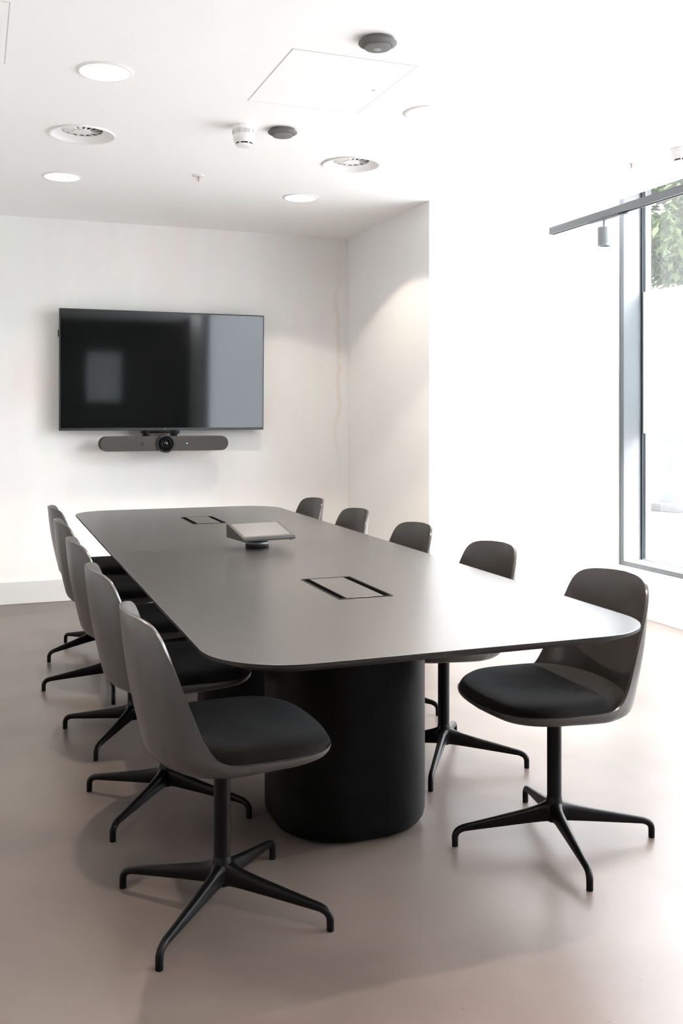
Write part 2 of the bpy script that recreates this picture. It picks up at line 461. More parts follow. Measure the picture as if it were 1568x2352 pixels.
# ------------------------------------------------------------------ glazing
win = empty('window_1', (XW, YW, .269), kind='structure')
def wl(x, y, z): return (x - XW, y - YW, z - .269)
def wbox(name, lo, hi, m, bevel=0): return boxo(name, wl(*lo), wl(*hi), m, win, bevel)
Z0, Z1 = .269, 2.97
ys = [5.60, 3.2, .4, -5.0]
bm = bmesh.new()
box(bm, wl(XW, 5.60, Z0), wl(XG + .02, 5.65, Z1), .002)              # jamb
ob = build('window_jamb', bm, [M['frame'], M['frame_edge']], win)
for p in ob.data.polygons:
    if p.normal.x < -.9: p.material_index = 1
bm = bmesh.new(); box(bm, wl(XW, -5.0, Z0), wl(XG + .02, 5.60, Z0 + .034), .002)
ob = build('window_sill', bm, [M['reflector'], M['frame']], win)
for p in ob.data.polygons:
    if p.normal.x < -.5: p.material_index = 1
wbox('window_head', (XW, -5.0, Z1 - .05), (XG + .02, 5.60, Z1), M['frame'], .002)
for y in ys[1:]:
    wbox('mullion', (XW, y - .03, Z0 + .034), (XG + .02, y + .03, Z1 - .05), M['frame'], .002)
for ya, yb in zip(ys, ys[1:]):
    y1 = ya - .0 if ya == 5.60 else ya - .03; y0 = yb + .03
    wbox('glass_pane', (XG, y0, Z0 + .034), (XG + .012, y1, Z1 - .05), M['glass'])
    zf = (1.18, 2.155) if ya > 1 else (Z0 + .036, Z1 - .052)
    wbox('frosted_film', (XG - .002, y0, zf[0]), (XG - .0005, y1, zf[1]), M['frost'] if ya > 1 else M['frost_dense'])
wbox('gasket', (XG - .012, 5.585, Z0 + .034), (XG - .002, 5.60, Z1 - .05), M['gasket'])
wbox('spacer', (XG + .013, 5.578, Z0 + .034), (XG + .021, 5.60, Z1 - .05), M['gasket_gray'])
wbox('gasket', (XG - .01, -5.0, Z0 + .034), (XG, 5.585, Z0 + .042), M['gasket_gray'])
wbox('outer_reveal', (XG + .021, 5.60, 0), (4.415, 5.66, Z1), M['reveal'])

# ------------------------------------------------------------------ ceiling fittings
for i, (x, y) in enumerate(downs):
    names = ['nearest recessed downlight in the left row, largest lit disc on the ceiling',
             'pale recessed downlight right of the square access hatch, dimmer looking by the bright side',
             'lit recessed downlight above the screen, far end of the left row',
             'lit recessed downlight at the far end near the corner of the return wall']
    t = empty('recessed_downlight', (x, y, H), 0, names[i], 'downlight', 'round recessed downlights in the white ceiling')
    bm = bmesh.new(); lathe(bm, [(.095, -.0005), (.097, -.006), (.108, -.005), (.115, -.0005), (.115, .0)], seg=64, cap0=False, cap1=False)
    lathe(bm, [(.095, -.0005), (.095, .004)], seg=64, cap0=False, cap1=False)
    build('trim_ring', bm, M['fitting'], t, 40)
    bm = bmesh.new(); lathe(bm, [(.096, .002), (.088, .03), (.070, .062), (.066, .066)], seg=64, cap0=False, cap1=False)
    build('reflector', bm, M['reflector'], t, 60)
    bm = bmesh.new(); lathe(bm, [(.066, .064), (.05, .0655), (.001, .066)], seg=48, cap0=False, cap1=True)
    build('diffuser', bm, M['led'], t, 60)

for i, (x, y) in enumerate(vents):
    t = empty('air_diffuser', (x, y, H), R(14 * i), ['round swirl air vent in the left part of the ceiling between two downlights',
                                           'round swirl air vent nearer the middle, beyond the gray ceiling microphones'][i], 'vent', 'round swirl air vents in the ceiling')
    bm = bmesh.new(); lathe(bm, [(.152, .003), (.158, -.004), (.156, -.009), (.149, -.009), (.142, -.003), (.130, .005), (.115, .011), (.100, .014), (.098, .018)], seg=72, cap0=False, cap1=False)
    build('dish', bm, M['fitting'], t, 50)
    bm = bmesh.new(); lathe(bm, [(.098, .018), (.098, .07), (.001, .075)], seg=48, cap0=False, cap1=True)
    build('duct', bm, M['vent_dark'], t, 50)
    bm = bmesh.new(); lathe(bm, [(.001, .008), (.044, .008), (.046, .010), (.044, .013), (.001, .013)], seg=40, cap0=True, cap1=True)
    hub = build('hub_disc', bm, M['fitting'], t, 40)
    for k in range(14):
        a = 2 * PI * k / 14
        bm = bmesh.new()
        ca, sa = math.cos(a), math.sin(a)
        def pt(r, da, z): return (r * math.cos(a + da), r * math.sin(a + da), z)
        lo = [pt(.042, -.20, .010), pt(.042, .20, .012), pt(.097, .06, .030), pt(.097, -.10, .013)]
        rings(bm, [lo, [(p[0], p[1], p[2] + .0015) for p in lo]])
        build('blade', bm, M['fitting'], t)

for i, (x, y) in enumerate(((1.385, 3.30), (1.392, 4.50))):
    t = empty('ceiling_microphone', (x, y, H), 0, ['larger looking gray disc microphone on the ceiling, nearest to the camera',
                                             'gray disc microphone on the ceiling right beside the white smoke detector'][i], 'microphone', 'gray disc microphones on the ceiling')
    bm = bmesh.new(); lathe(bm, [(.060, 0), (.061, -.007), (.063, -.009), (.0705, -.013), (.071, -.0155), (.0695, -.018), (.0535, -.0265), (.051, -.0265), (.051, -.021)], seg=64, cap0=True, cap1=True)
    build('housing', bm, M['mic'], t, 35)
    bm = bmesh.new(); lathe(bm, [(.0475, -.021), (.0495, -.029), (.0475, -.033), (.030, -.0362), (.015, -.0370)], seg=56, cap0=True, cap1=True)
    build('mesh_cover', bm, M['mic_fabric'], t, 50)
    bm = bmesh.new(); lathe(bm, [(.0135, -.0365), (.0135, -.0378), (.001, -.0382)], seg=32)
    build('mute_button', bm, M['mic_led'] if i == 0 else M['mic_fabric'], t, 50)

def detector(loc, label, tall):
    t = empty('smoke_detector', loc, 0, label, 'smoke detector', 'white smoke detectors on the ceiling')
    z = 0
    if tall:
        bm = bmesh.new(); lathe(bm, [(.058, 0), (.060, -.006), (.058, -.02), (.056, -.022)], seg=56); build('base', bm, M['fitting'], t, 35)
        bm = bmesh.new(); lathe(bm, [(.0555, -.021), (.0545, -.044)], seg=56); rg = build('sounder_ring', bm, M['clear'], t, 35)
        bm = bmesh.new()
        for k in range(8):
            a = 2 * PI * k / 8
            box(bm, (-.012, -.0012, -.0065), (.012, .0012, .0065), mtx=Matrix.Rotation(a, 4, 'Z') @ Matrix.Translation((0, -.0552, -.031)))
        build('sounder_slots', bm, M['gap'], rg)
        z = -.043
    else:
        bm = bmesh.new(); lathe(bm, [(.056, 0), (.057, -.004), (.056, -.018), (.054, -.019)], seg=56); build('base', bm, M['fitting'], t, 35)
        z = -.018
    bm = bmesh.new(); lathe(bm, [(.054, z), (.0535, z - .018), (.051, z - .028), (.044, z - .037), (.040, z - .038)], seg=56)
    hd = build('head', bm, M['fitting'], t, 35)
    bm = bmesh.new(); lathe(bm, [(.0385, z - .037), (.0375, z - .0455)], seg=48); build('sensor_gap', bm, M['slot'], hd, 35)
    bm = bmesh.new(); lathe(bm, [(.040, z - .045), (.039, z - .050), (.034, z - .053), (.001, z - .054)], seg=48)
    cp = build('cap', bm, M['fitting'], t, 35)
    for k in range(6):
        a = 2 * PI * (k + .25) / 6
        bm = bmesh.new(); box(bm, (-.003, .036, z - .048), (.003, .042, z - .034), mtx=Matrix.Rotation(a, 4, 'Z'))
        build('rib', bm, M['fitting'], t)
detector((1.206, 4.515, H), 'tall white smoke detector on a sounder base left of a gray ceiling microphone', True)
detector((3.425, 4.10, H), 'low white smoke detector over the hanging light track by the window', False)

for (x, y, lb) in ((1.206, 5.53, 'tiny white fire sprinkler in the ceiling over the screen end of the table'),
                   (3.349, 4.414, 'tiny white fire sprinkler in the ceiling near the window track')):
    t = empty('fire_sprinkler', (x, y, H), 0, lb, 'sprinkler', 'small fire sprinklers in the ceiling')
    bm = bmesh.new(); lathe(bm, [(.036, 0), (.036, -.002), (.030, -.005), (.016, -.006)], seg=40); build('rosette', bm, M['fitting'], t, 40)
    bm = bmesh.new(); lathe(bm, [(.009, -.004), (.009, -.012)], seg=20)
    for s in (-1, 1): tube(bm, [(s * .008, 0, -.011), (s * .010, 0, -.022), (s * .003, 0, -.034)], .0015, 8)
    build('yoke', bm, M['chrome'], t, 40)
    bm = bmesh.new(); lathe(bm, [(.0025, -.012), (.0025, -.033)], seg=12); build('bulb', bm, M['red'], t, 40)
    bm = bmesh.new(); lathe(bm, [(.012, -.034), (.012, -.0355)], seg=24); build('deflector', bm, M['fitting'], t, 40)

def hatch(cx, cy, w, l, label, latch):
    t = empty('access_hatch', (cx, cy, H), 0, label, 'hatch', None)
    bm = bmesh.new(); g = .004
    for lo, hi in (((-w / 2 - g, -l / 2 - g), (w / 2 + g, -l / 2)), ((-w / 2 - g, l / 2), (w / 2 + g, l / 2 + g)),
                   ((-w / 2 - g, -l / 2), (-w / 2, l / 2)), ((w / 2, -l / 2), (w / 2 + g, l / 2))):
        box(bm, (lo[0], lo[1], -.0008), (hi[0], hi[1], 0))
    build('shadow_gap', bm, M['gap'], t)
    boxo('panel', (-w / 2, -l / 2, -.0014), (w / 2, l / 2, .004), M['ceiling'], t)
    if latch:
        bm = bmesh.new(); lathe(bm, [(.009, -.001), (.009, -.003), (.001, -.0032)], (w / 2 - .05, .0, 0), 24)
        build('latch', bm, M['gap'], t)
hatch(1.378, 3.817, .51, .64, 'large square flush access hatch in the middle of the white ceiling', True)
hatch(-.19, 3.74, .60, .60, 'access hatch corner in the ceiling at the top left of the photo', False)

# hanging light track with one spot head
tr = empty('light_track', (3.53, 5.475, 2.482), 0, 'gray aluminium light track hanging on thin wires beside the window', 'light track')
bm = bmesh.new()
W, HT = .0185, .045
prof = [(-W, 0), (-W, HT), (W, HT), (W, 0), (W - .006, 0), (W - .006, .02), (-W + .006, .02), (-W + .006, 0)]
rings(bm, [[(x, 0, z) for x, z in prof], [(x, -4.2, z) for x, z in prof]])
build('track_rail', bm, M['track'], tr)
boxo('end_cap', (-W, 0, 0), (W, .004, HT), M['track'], tr, .001)
for y in (-.465, -2.4, -3.9):
    bm = bmesh.new(); tube(bm, [(0, y, HT), (0, y, H - 2.482)], .0011, 8); tube(bm, [(0, y, HT), (0, y, HT + .02)], .004, 10)
    tube(bm, [(0, y, H - 2.482 - .022), (0, y, H - 2.482)], .007, 12)
    build('suspension_wire', bm, M['clear_wire'], tr)
sp = empty('track_spotlight', (3.53, 4.91, 2.482), 0, 'gray cylindrical spotlight head under the hanging track', 'spotlight')
bm = bmesh.new(); box(bm, (-.015, -.16, -.013), (.015, .135, .002), .003); build('adapter', bm, M['track'], sp, 30)
bm = bmesh.new(); box(bm, (-.012, -.215, -.012), (.012, -.16, .0), .003); box(bm, (-.018, -.19, -.009), (.018, -.175, -.003), .002); build('lock_lever', bm, M['tv_case'], sp, 30)
bm = bmesh.new(); lathe(bm, [(.0085, -.012), (.0085, -.056)], seg=20); build('stem', bm, M['spot'], sp, 40)
bm = bmesh.new(); lathe(bm, [(.036, -.054), (.0385, -.056), (.0390, -.060), (.0390, -.147), (.0385, -.148), (.0390, -.149), (.0390, -.164), (.0375, -.166), (.033, -.166), (.030, -.150), (.001, -.148)], seg=56)
build('lamp_head', bm, M['spot'], sp, 35)

# ------------------------------------------------------------------ screen wall
TVW, TVH = 1.462, .846
tv = empty('television', (1.281, 7.0, 1.197), 0, 'large black flat screen television mounted on the plaster wall', 'television')
tilt = Matrix.Rotation(R(1.2), 4, 'X')
def tvbuild(name, bm, m, smooth=None, par=None):
    bmesh.ops.transform(bm, matrix=tilt, verts=bm.verts[:])
    return build(name, bm, m, par or tv, smooth)
bm = bmesh.new(); box(bm, (-TVW / 2, -.018, 0), (TVW / 2, .02, TVH), .003); tvbuild('casing', bm, M['tv_case'], 30)
bm = bmesh.new(); box(bm, (-TVW / 2 + .008, -.0205, .018), (TVW / 2 - .008, -.017, TVH - .008), .001); tvbuild('screen', bm, M['screen'], 30)
bm = bmesh.new(); box(bm, (-.45, .02, .12), (.45, .045, .62), .008); tvbuild('rear_housing', bm, M['black'], 30)
bm = bmesh.new(); box(bm, (-.2, .04, .25), (.2, .10, .55)); build('wall_mount', bm, M['black_metal'], tv)
text_mesh('logo', 'LG', .013, M['gray_mark'], tv, (0, -.0195, .0095), (PI / 2, 0, 0))

bar = empty('video_bar', (1.268, 6.955, 1.052), 0, 'graphite video conference bar with round central camera under the television', 'video bar')
bm = bmesh.new()
def stad(w, h, y, n=14):
    r = h / 2; out = []
    for s, a0 in ((1, -90), (-1, 90)):
        for i in range(n + 1):
            a = R(a0 + 180 * i / n); out.append((s * (w / 2 - r) + r * math.cos(a), y, r + r * math.sin(a)))
    return out
rings(bm, [stad(.90, .098, .03), stad(.912, .104, .02), stad(.912, .104, -.055), stad(.906, .100, -.061), stad(.898, .094, -.063)])
body = build('speaker_body', bm, M['bar_fabric'], bar, 40)
def ylathe(bm, prof, c, seg=48):
    """lathe around the y axis, prof = (radius, y)"""
    rings(bm, [[(c[0] + max(r, 1e-5) * math.cos(2 * PI * i / seg), y, c[2] + max(r, 1e-5) * math.sin(2 * PI * i / seg)) for i in range(seg)] for r, y in prof])
cz = .052
bm = bmesh.new(); ylathe(bm, [(.06, .0), (.066, -.03), (.0665, -.072), (.063, -.078), (.055, -.079), (.052, -.074)], (0, 0, cz)); ring = build('camera_ring', bm, M['bar_ring'], bar, 35)
bm = bmesh.new(); ylathe(bm, [(.051, -.07), (.050, -.085), (.047, -.087), (.043, -.083), (.040, -.083), (.038, -.086), (.034, -.087), (.030, -.082), (.024, -.081), (.022, -.084), (.019, -.084), (.016, -.080)], (0, 0, cz)); lh = build('lens_barrel', bm, M['black_metal'], ring, 25)
bm = bmesh.new(); ylathe(bm, [(.017, -.08), (.014, -.0825), (.008, -.085), (.001, -.0858)], (0, 0, cz), 32); build('lens', bm, M['lens'], ring, 60)
text_mesh('logo', 'logi', .014, M['white_mark'], ring, (0, -.0796, cz - .0425), (PI / 2, 0, 0))
bm = bmesh.new(); ylathe(bm, [(.012, -.06), (.012, -.0645), (.009, -.0645)], (-.163, 0, cz), 28); build('sensor', bm, M['bar_ring'], bar, 35)
bm = bmesh.new(); ylathe(bm, [(.006, -.064), (.004, -.0665), (.001, -.067)], (-.163, 0, cz), 20); build('sensor_lens', bm, M['lens'], bar, 60)
bm = bmesh.new(); box(bm, (.148, -.0645, cz - .002), (.158, -.0625, cz + .002)); build('status_light', bm, M['green_led'], bar)

br = empty('bar_bracket', (1.268, 7.0, 1.14), 0, 'black bracket arms joining the television and the video bar', 'bracket')
boxo('arm', (-.145, -.06, .016), (-.108, .02, .055), M['black_metal'], br, .002)
boxo('arm', (.055, -.06, .016), (.092, .02, .055), M['black_metal'], br, .002)
boxo('plate', (-.155, -.055, .036), (.11, .035, .052), M['black_metal'], br, .002)
cb = bmesh.new()
tube(cb, catmull([(1.36, 7.03, 1.20), (1.375, 7.0, 1.18), (1.350, 6.985, 1.160), (1.335, 6.98, 1.157)], 6), .003, 8)
tube(cb, catmull([(1.385, 7.03, 1.20), (1.385, 7.0, 1.18), (1.365, 6.985, 1.163), (1.345, 6.98, 1.157)], 6), .0022, 8)
o = build('cable', cb, M['black'], None, 60); tag(o, 'thin black cables between television and video bar', 'cable')

so = empty('wall_socket', (.572, YB, 1.895), 0, 'white wall socket peeking out left of the television', 'socket')
boxo('plate', (-.055, -.010, -.047), (.045, 0, .047), M['fitting'], so, .003)
pg = empty('plug', (.577, YB - .010, 1.878), 0, 'black power plug in the socket behind the television edge', 'plug')
bm = bmesh.new(); box(bm, (-.028, -.030, -.028), (.028, 0, .026), .008); build('plug_body', bm, M['black'], pg, 40)
bm = bmesh.new(); tube(bm, catmull([(.0, -.012, -.02), (.03, -.03, -.04), (.08, -.03, -.02), (.16, -.03, .0)], 6), .004, 10); build('power_cord', bm, M['black'], pg, 60)

# ------------------------------------------------------------------ the table
tb = empty('conference_table', (1.127, 3.988, 0), -.0095, 'long dark conference table with rounded corners on black pedestals', 'table')
TW, TL, TR = 1.21, 3.81, .215
SEAM = .085
def half_outline(inset, far):
    pts = rrect(TW - 2 * inset, TL - 2 * inset, TR - inset * .8, 14)
    g = SEAM + (.0008 if far else -.0008)
    keep = [p for p in pts if (p[1] > g) == far]
    # pts start at +x,+y corner going counter clockwise
    if far:
        x = TW / 2 - inset
        return keep + [(-x, g), (x, g)]
    x = TW / 2 - inset
    return keep + [(x, g), (-x, g)]
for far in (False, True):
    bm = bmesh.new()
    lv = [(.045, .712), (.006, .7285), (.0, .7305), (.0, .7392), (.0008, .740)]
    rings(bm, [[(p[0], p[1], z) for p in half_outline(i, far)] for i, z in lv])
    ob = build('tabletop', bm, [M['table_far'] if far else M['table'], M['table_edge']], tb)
    for p in ob.data.polygons:
        if p.normal.z < .5: p.material_index = 1
for yc in (2.975, 4.04, 5.10):
    bm = bmesh.new()
    out = lambda i: [(p[0], p[1]) for p in rrect(.5 - 2 * i, .48 - 2 * i, .20 - i * .5, 14, 1.140 - 1.127, yc - 3.988)]
    lv = [(.05, .0), (.028, .003), (.012, .013), (.003, .028), (0, .045), (0, .712)]
    rings(bm, [[(p[0], p[1], z) for p in out(i)] for i, z in lv])
    build('pedestal', bm, M['pedestal'], tb, 35)

def cable_box(x0, x1, y0, y1, label):
    t = empty('cable_port', ((x0 + x1) / 2, (y0 + y1) / 2, .740), -.0095, label, 'cable port', 'flush cable ports in the tabletop')
    w, l = (x1 - x0) / 2, (y1 - y0) / 2
    bm = bmesh.new(); b = .004
    for lo, hi in (((-w, -l), (w, -l + b)), ((-w, l - b), (w, l)), ((-w, -l + b), (-w + b, l - b)), ((w - b, -l + b), (w, l - b))):
        box(bm, (*lo, 0), (*hi, .0016))
    build('rim', bm, M['black_metal'], t)
    for s in (-1, 1):
        a, c = sorted((s * (w - b - .003), s * (w - b - .021)))
        boxo('brush_strip', (a, -l + .012, 0), (c, l - .012, .0008), M['brush'], t)
    boxo('lid', (-w + b + .024, -l + .009, 0), (w - b - .024, l - .009, .0012), M['table_far'], t, .0004)
cable_box(1.044, 1.222, 2.785, 3.168, 'flush cable port with black brush strips near the front of the table')
cable_box(1.062, 1.240, 4.992, 5.335, 'flush cable port at the far end of the table behind the tablet')

# tablet controller
tp = empty('tablet_controller', (1.137, 4.045, .740), R(8), 'gray wedge shaped touch tablet on a round swivel foot', 'tablet')
bm = bmesh.new(); lathe(bm, [(.048, 0), (.050, .003), (.050, .010), (.049, .012)], seg=48); build('foot_pad', bm, M['black'], tp, 35)
bm = bmesh.new(); lathe(bm, [(.049, .012), (.050, .014), (.050, .021), (.047, .024), (.036, .025)], seg=48); build('swivel_ring', bm, M['steel_gray'], tp, 35)
bm = bmesh.new(); lathe(bm, [(.036, .024), (.034, .046)], seg=40); build('swivel_neck', bm, M['tap_front'], tp, 35)
w2_ = .121
side = [(-.128, .040), (-.130, .046), (-.128, .053), (.048, .0985), (.052, .097), (.053, .092), (.049, .045), (.045, .040)]
def wedge(inx):
    return [(y, z) for y, z in side]
bm = bmesh.new()
N = [(-w2_, .004), (-w2_ + .003, 0), (w2_ - .003, 0), (w2_, .004)]
cy_, cz_ = -.04, .062
loops = []
for x, i in N:
    loops.append([(x, cy_ + (y - cy_) * (1 - i * 6), cz_ + (z - cz_) * (1 - i * 10)) for y, z in side])
rings(bm, loops); build('body', bm, [M['tap_body']], tp, 25)
ang = math.atan2(.0985 - .053, .048 + .128)
def on_slope(lo, hi, zoff, m, name, bev=.0006):
    bm = bmesh.new(); box(bm, lo, hi, bev)
    mt = Matrix.Translation((0, -.128, .053)) @ Matrix.Rotation(ang, 4, 'X') @ Matrix.Translation((0, 0, zoff))
    bmesh.ops.transform(bm, matrix=mt, verts=bm.verts[:])
    return build(name, bm, m, tp, 30)
LS = math.hypot(.0985 - .053, .176)
on_slope((-.118, .003, 0), (.118, LS - .003, .0014), 0, M['tap_bezel'], 'bezel')
on_slope((-.106, .016, .0), (.106, LS - .014, .0006), .0012, M['tap_screen'], 'screen', .0001)
boxo('front_lip', (-.119, -.1312, .0395), (.119, -.127, .0500), M['tap_front'], tp, .002)
for s in (-1, 1):
    bm = bmesh.new(); lathe(bm, [(.006, .0365), (.006, .041)], (s * .105, -.118, 0), 16); build('rubber_foot', bm, M['black'], tp, 40)

# ------------------------------------------------------------------ chairs
ZS = .445
RB = [((.262, 0, ZS + .008), (.235, 0)), ((.256, .09, ZS + .010), (.230, .08)), ((.240, .155, ZS + .012), (.217, .14)), ((.200, .205, ZS + .013), (.180, .18)),
      ((.13, .232, .458), (.12, .203)), ((.05, .240, .459), (.05, .210)), ((-.01, .238, .459), (.005, .210)), ((-.045, .234, .463), (-.020, .209)),
      ((-.072, .230, .480), (-.040, .206)), ((-.098, .224, .520), (-.056, .202)), ((-.122, .217, .580), (-.072, .196)), ((-.150, .209, .655), (-.090, .186)),
      ((-.172, .201, .715), (-.104, .174)), ((-.190, .189, .762), (-.116, .158)), ((-.205, .168, .789), (-.127, .138)), ((-.224, .132, .803), (-.139, .108)),
      ((-.247, .072, .809), (-.151, .06)), ((-.258, 0, .811), (-.157, 0))]
rim_h = catmull([r for r, b in RB], 4)
bas_h = catmull([(b[0], b[1], 0) for r, b in RB], 4)
rim_c = rim_h + [Vector((p.x, -p.y, p.z)) for p in rim_h[-2:0:-1]]
bas_c = bas_h + [Vector((p.x, -p.y, p.z)) for p in bas_h[-2:0:-1]]
ZB = ZS - .014
def shell_bm():
    n = len(rim_c)
    loops = []
    def inner(k):   # scaled base outline
        return [Vector((.02 + (b.x - .02) * k, b.y * k, ZB - .004 * (1 - k))) for b in bas_c]
    for k in (.25, .6, .85): loops.append(inner(k))
    # normals of the base outline
    outs = []
    for i, b in enumerate(bas_c):
        t = bas_c[(i + 1) % n] - bas_c[i - 1]; t.z = 0
        nrm = Vector((t.y, -t.x, 0)).normalized()
        outs.append(nrm)
    rows = [[] for _ in range(14)]
    for i in range(n):
        b = Vector((bas_c[i].x, bas_c[i].y, ZB)); r = rim_c[i]
        foot = .026 + .012 * max(0, -b.x / .16)
        up = .006 * min(1, max(0, (b.x + .03) / .12))          # the pan thins towards the front
        b.z += up
        C = b + outs[i] * foot; C.z = ZB + up
        d = (r - C).length
        tau = min(.75, .055 / d)
        Mv = C + (r - C) * tau
        for k in range(6):
            t = k / 5
            rows[k].append(b * (1 - t) ** 2 + C * 2 * t * (1 - t) + Mv * t * t)
        for k in range(6, 14):
            t = (k - 5) / 8
            p = Mv + (r - Mv) * t
            hgt = max(0, r.z - ZS - .05)
            p = p + Vector((-.008 * math.sin(PI * t) * min(1, hgt / .3), 0, 0))   # gentle lumbar bow
            rows[k].append(p)
    loops += rows
    bm = bmesh.new()
    rings(bm, loops, True, True, False)
    return bm

def cushion_bm():
    # padded seat: follows the bowl, domed top
    n = len(bas_c)
    rim = []
    for i in range(n):
        b = bas_c[i]; r = rim_c[i]
        t = bas_c[(i + 1) % n] - bas_c[i - 1]; t.z = 0
        nrm = Vector((t.y, -t.x, 0)).normalized()
        p = Vector((b.x, b.y, 0)) + nrm * (.021 + .009 * min(1, max(0, (b.x - .03) / .12)))
        rim.append(p)
    bm = bmesh.new()
    loops = []
    for k, z in ((.5, ZS - .010), (.93, ZS - .010), (.985, ZS - .002), (1.0, ZS + .012), (1.006, ZS + .022), (1.0, ZS + .030), (.98, ZS + .038), (.94, ZS + .045), (.86, ZS + .050), (.7, ZS + .053), (.45, ZS + .053), (.2, ZS + .052), (.02, ZS + .052)):
        loops.append([(.01 + (p.x - .01) * k, p.y * k, z - (.012 * max(0, (p.x - .12) / .14) ** 2 * (1 if z > ZS + .02 else 0)) * k) for p in rim])
    rings(bm, loops)
    return bm

def leg_bm():
    pts = []; ell = []
    def sm(a, b, t): return a + (b - a) * t
    for i in range(16):
        t = i / 15
        r = sm(.006, .282, t)
        top = .120 - .056 * t + .012 * (1 - t) ** 8
        bot = .068 - .024 * t - .004 * (1 - t) ** 8
        wd = sm(.0155, .0095, min(1, t * 1.15)) + .012 * max(0, 1 - t / .14) ** 2
        pts.append((r, 0, (top + bot) / 2)); ell.append((wd, (top - bot) / 2))
    zc = pts[-1][2]
    rr = .026
    for i in range(1, 8):
        a = R(90 * i / 7)
        pts.append((.282 + rr * math.sin(a), 0, zc - .002 - rr * (1 - math.cos(a)))); ell.append((.0098, .0108 - .0008 * i / 7))
    pts.append((.308, 0, .012)); ell.append((.0098, .0098))
    bm = bmesh.new()
    # superelliptic section for a crisp cast look
    n = len(pts); P = [Vector(p) for p in pts]; loops = []
    for i, p in enumerate(P):
        t = (P[min(i + 1, n - 1)] - P[max(i - 1, 0)]).normalized()
        s = Vector((0, 1, 0)); u = s.cross(t) * -1
        lp = []
        for k in range(20):
            a = 2 * PI * k / 20; c, q = math.cos(a), math.sin(a)
            e = .72 if i < 16 else 1.0
            lp.append(p + s * (ell[i][0] * math.copysign(abs(c) ** e, c)) + u * (ell[i][1] * math.copysign(abs(q) ** e, q)))
        loops.append(lp)
    rings(bm, loops)
    return bm

GROUP = 'charcoal swivel chairs around the conference table'
def make_chair():
    root = empty('swivel_chair', (0, 0, 0))
    sh = build('seat_shell', shell_bm(), M['shell'], root, 60)
    md = sh.modifiers.new('thickness', 'SOLIDIFY'); md.thickness = .009; md.offset = 1; md.use_rim = True
    md = sh.modifiers.new('edge', 'BEVEL'); md.width = .0032; md.segments = 3; md.limit_method = 'ANGLE'; md.angle_limit = R(50)
    build('seat_cushion', cushion_bm(), M['fabric'], root, 80)
    bm = bmesh.new(); lathe(bm, [(.022, .125), (.022, .396), (.0205, .398)], seg=32); build('post', bm, M['black_metal'], root, 35)
    bm = bmesh.new(); lathe(bm, [(.0185, .394), (.0185, .401), (.0215, .402), (.0215, .412), (.045, .419), (.045, .430)], seg=32); build('collar', bm, M['black_metal'], root, 35)
    bm = bmesh.new(); lathe(bm, [(.012, .064), (.024, .066), (.028, .072), (.029, .10), (.027, .12), (.0235, .131), (.0225, .14), (.0215, .142)], seg=36); build('base_hub', bm, M['black_metal'], root, 50)
    for k in range(4):
        lg = build('leg', leg_bm(), M['black_metal'], root, 50, rot=(0, 0, R(45 + 90 * k)))
        bm = bmesh.new(); lathe(bm, [(.0085, 0), (.0094, .001), (.0094, .0125)], (.308, 0, 0), 20); build('foot_glide', bm, M['glide'], lg, 40)
    return root

chairs = [ # x, y, seat facing (deg), leg angle (deg), label
 (.613, 2.520, 0, 138, 'nearest left chair, whole with seat and four legs before the black pedestal'),
 (.603, 3.262, 0, 138, 'second chair from the front on the left, partly behind the nearest chair'),
 (.607, 4.020, 0, 145, 'middle chair of the left row, third from the front'),
 (.615, 4.780, 0, 175, 'fourth chair from the front on the left side of the table'),
 (.640, 5.510, 0, 119, 'far left chair closest to the screen wall'),
 (1.658, 2.558, 180, -15, 'nearest right chair, fully visible with its seat beside the table corner'),
 (1.657, 3.305, 180, -35, 'second chair from the front on the right, post and legs visible past the pedestal'),
 (1.665, 4.030, 180, 45, 'middle chair of the right row, only its backrest above the tabletop'),
 (1.665, 4.770, 180, 50, 'fourth chair from the front on the right, second smallest backrest beyond the tabletop'),
 (1.670, 5.480, 180, 30, 'far right chair, smallest backrest nearest the screen wall'),
]
proto = make_chair()
for i, (x, y, a, la, lb) in enumerate(chairs):
    c = proto if i == 0 else copy_tree(proto)
    c.location = (x, y, 0); c.rotation_euler = (0, 0, R(a))
    tag(c, lb, 'chair', GROUP)
    k = 0
    for ch in kids(c):
        if ch.name.startswith('leg'):
            ch.rotation_euler = (0, 0, R(la - a + 90 * k)); k += 1

# ------------------------------------------------------------------ outside the window
struct(boxo('ground', (4.45, -30, -.15), (90, 90, 0), M['pavement']))
cn = empty('traffic_cone', (8.93, 10.91, 0), .3, 'slate colored traffic cone with white band outside the window', 'traffic cone')
bm = bmesh.new(); lathe(bm, [(.15, .115), (.148, .13), (.118, .26)], seg=36); build('lower_cone', bm, M['cone'], cn, 40)
bm = bmesh.new(); lathe(bm, [(.118, .26), (.072, .53)], seg=36); build('reflective_sleeve', bm, M['cone_band'], cn, 40)
bm = bmesh.new(); lathe(bm, [(.072, .53), (.032, .77), (.026, .78)], seg=36); build('cone_tip', bm, M['cone'], cn, 40)
ft = bmesh.new(); box(ft, (-.27, -.27, .0), (.27, .27, .118), .02); build('cone_base', ft, M['concrete'], cn, 40)

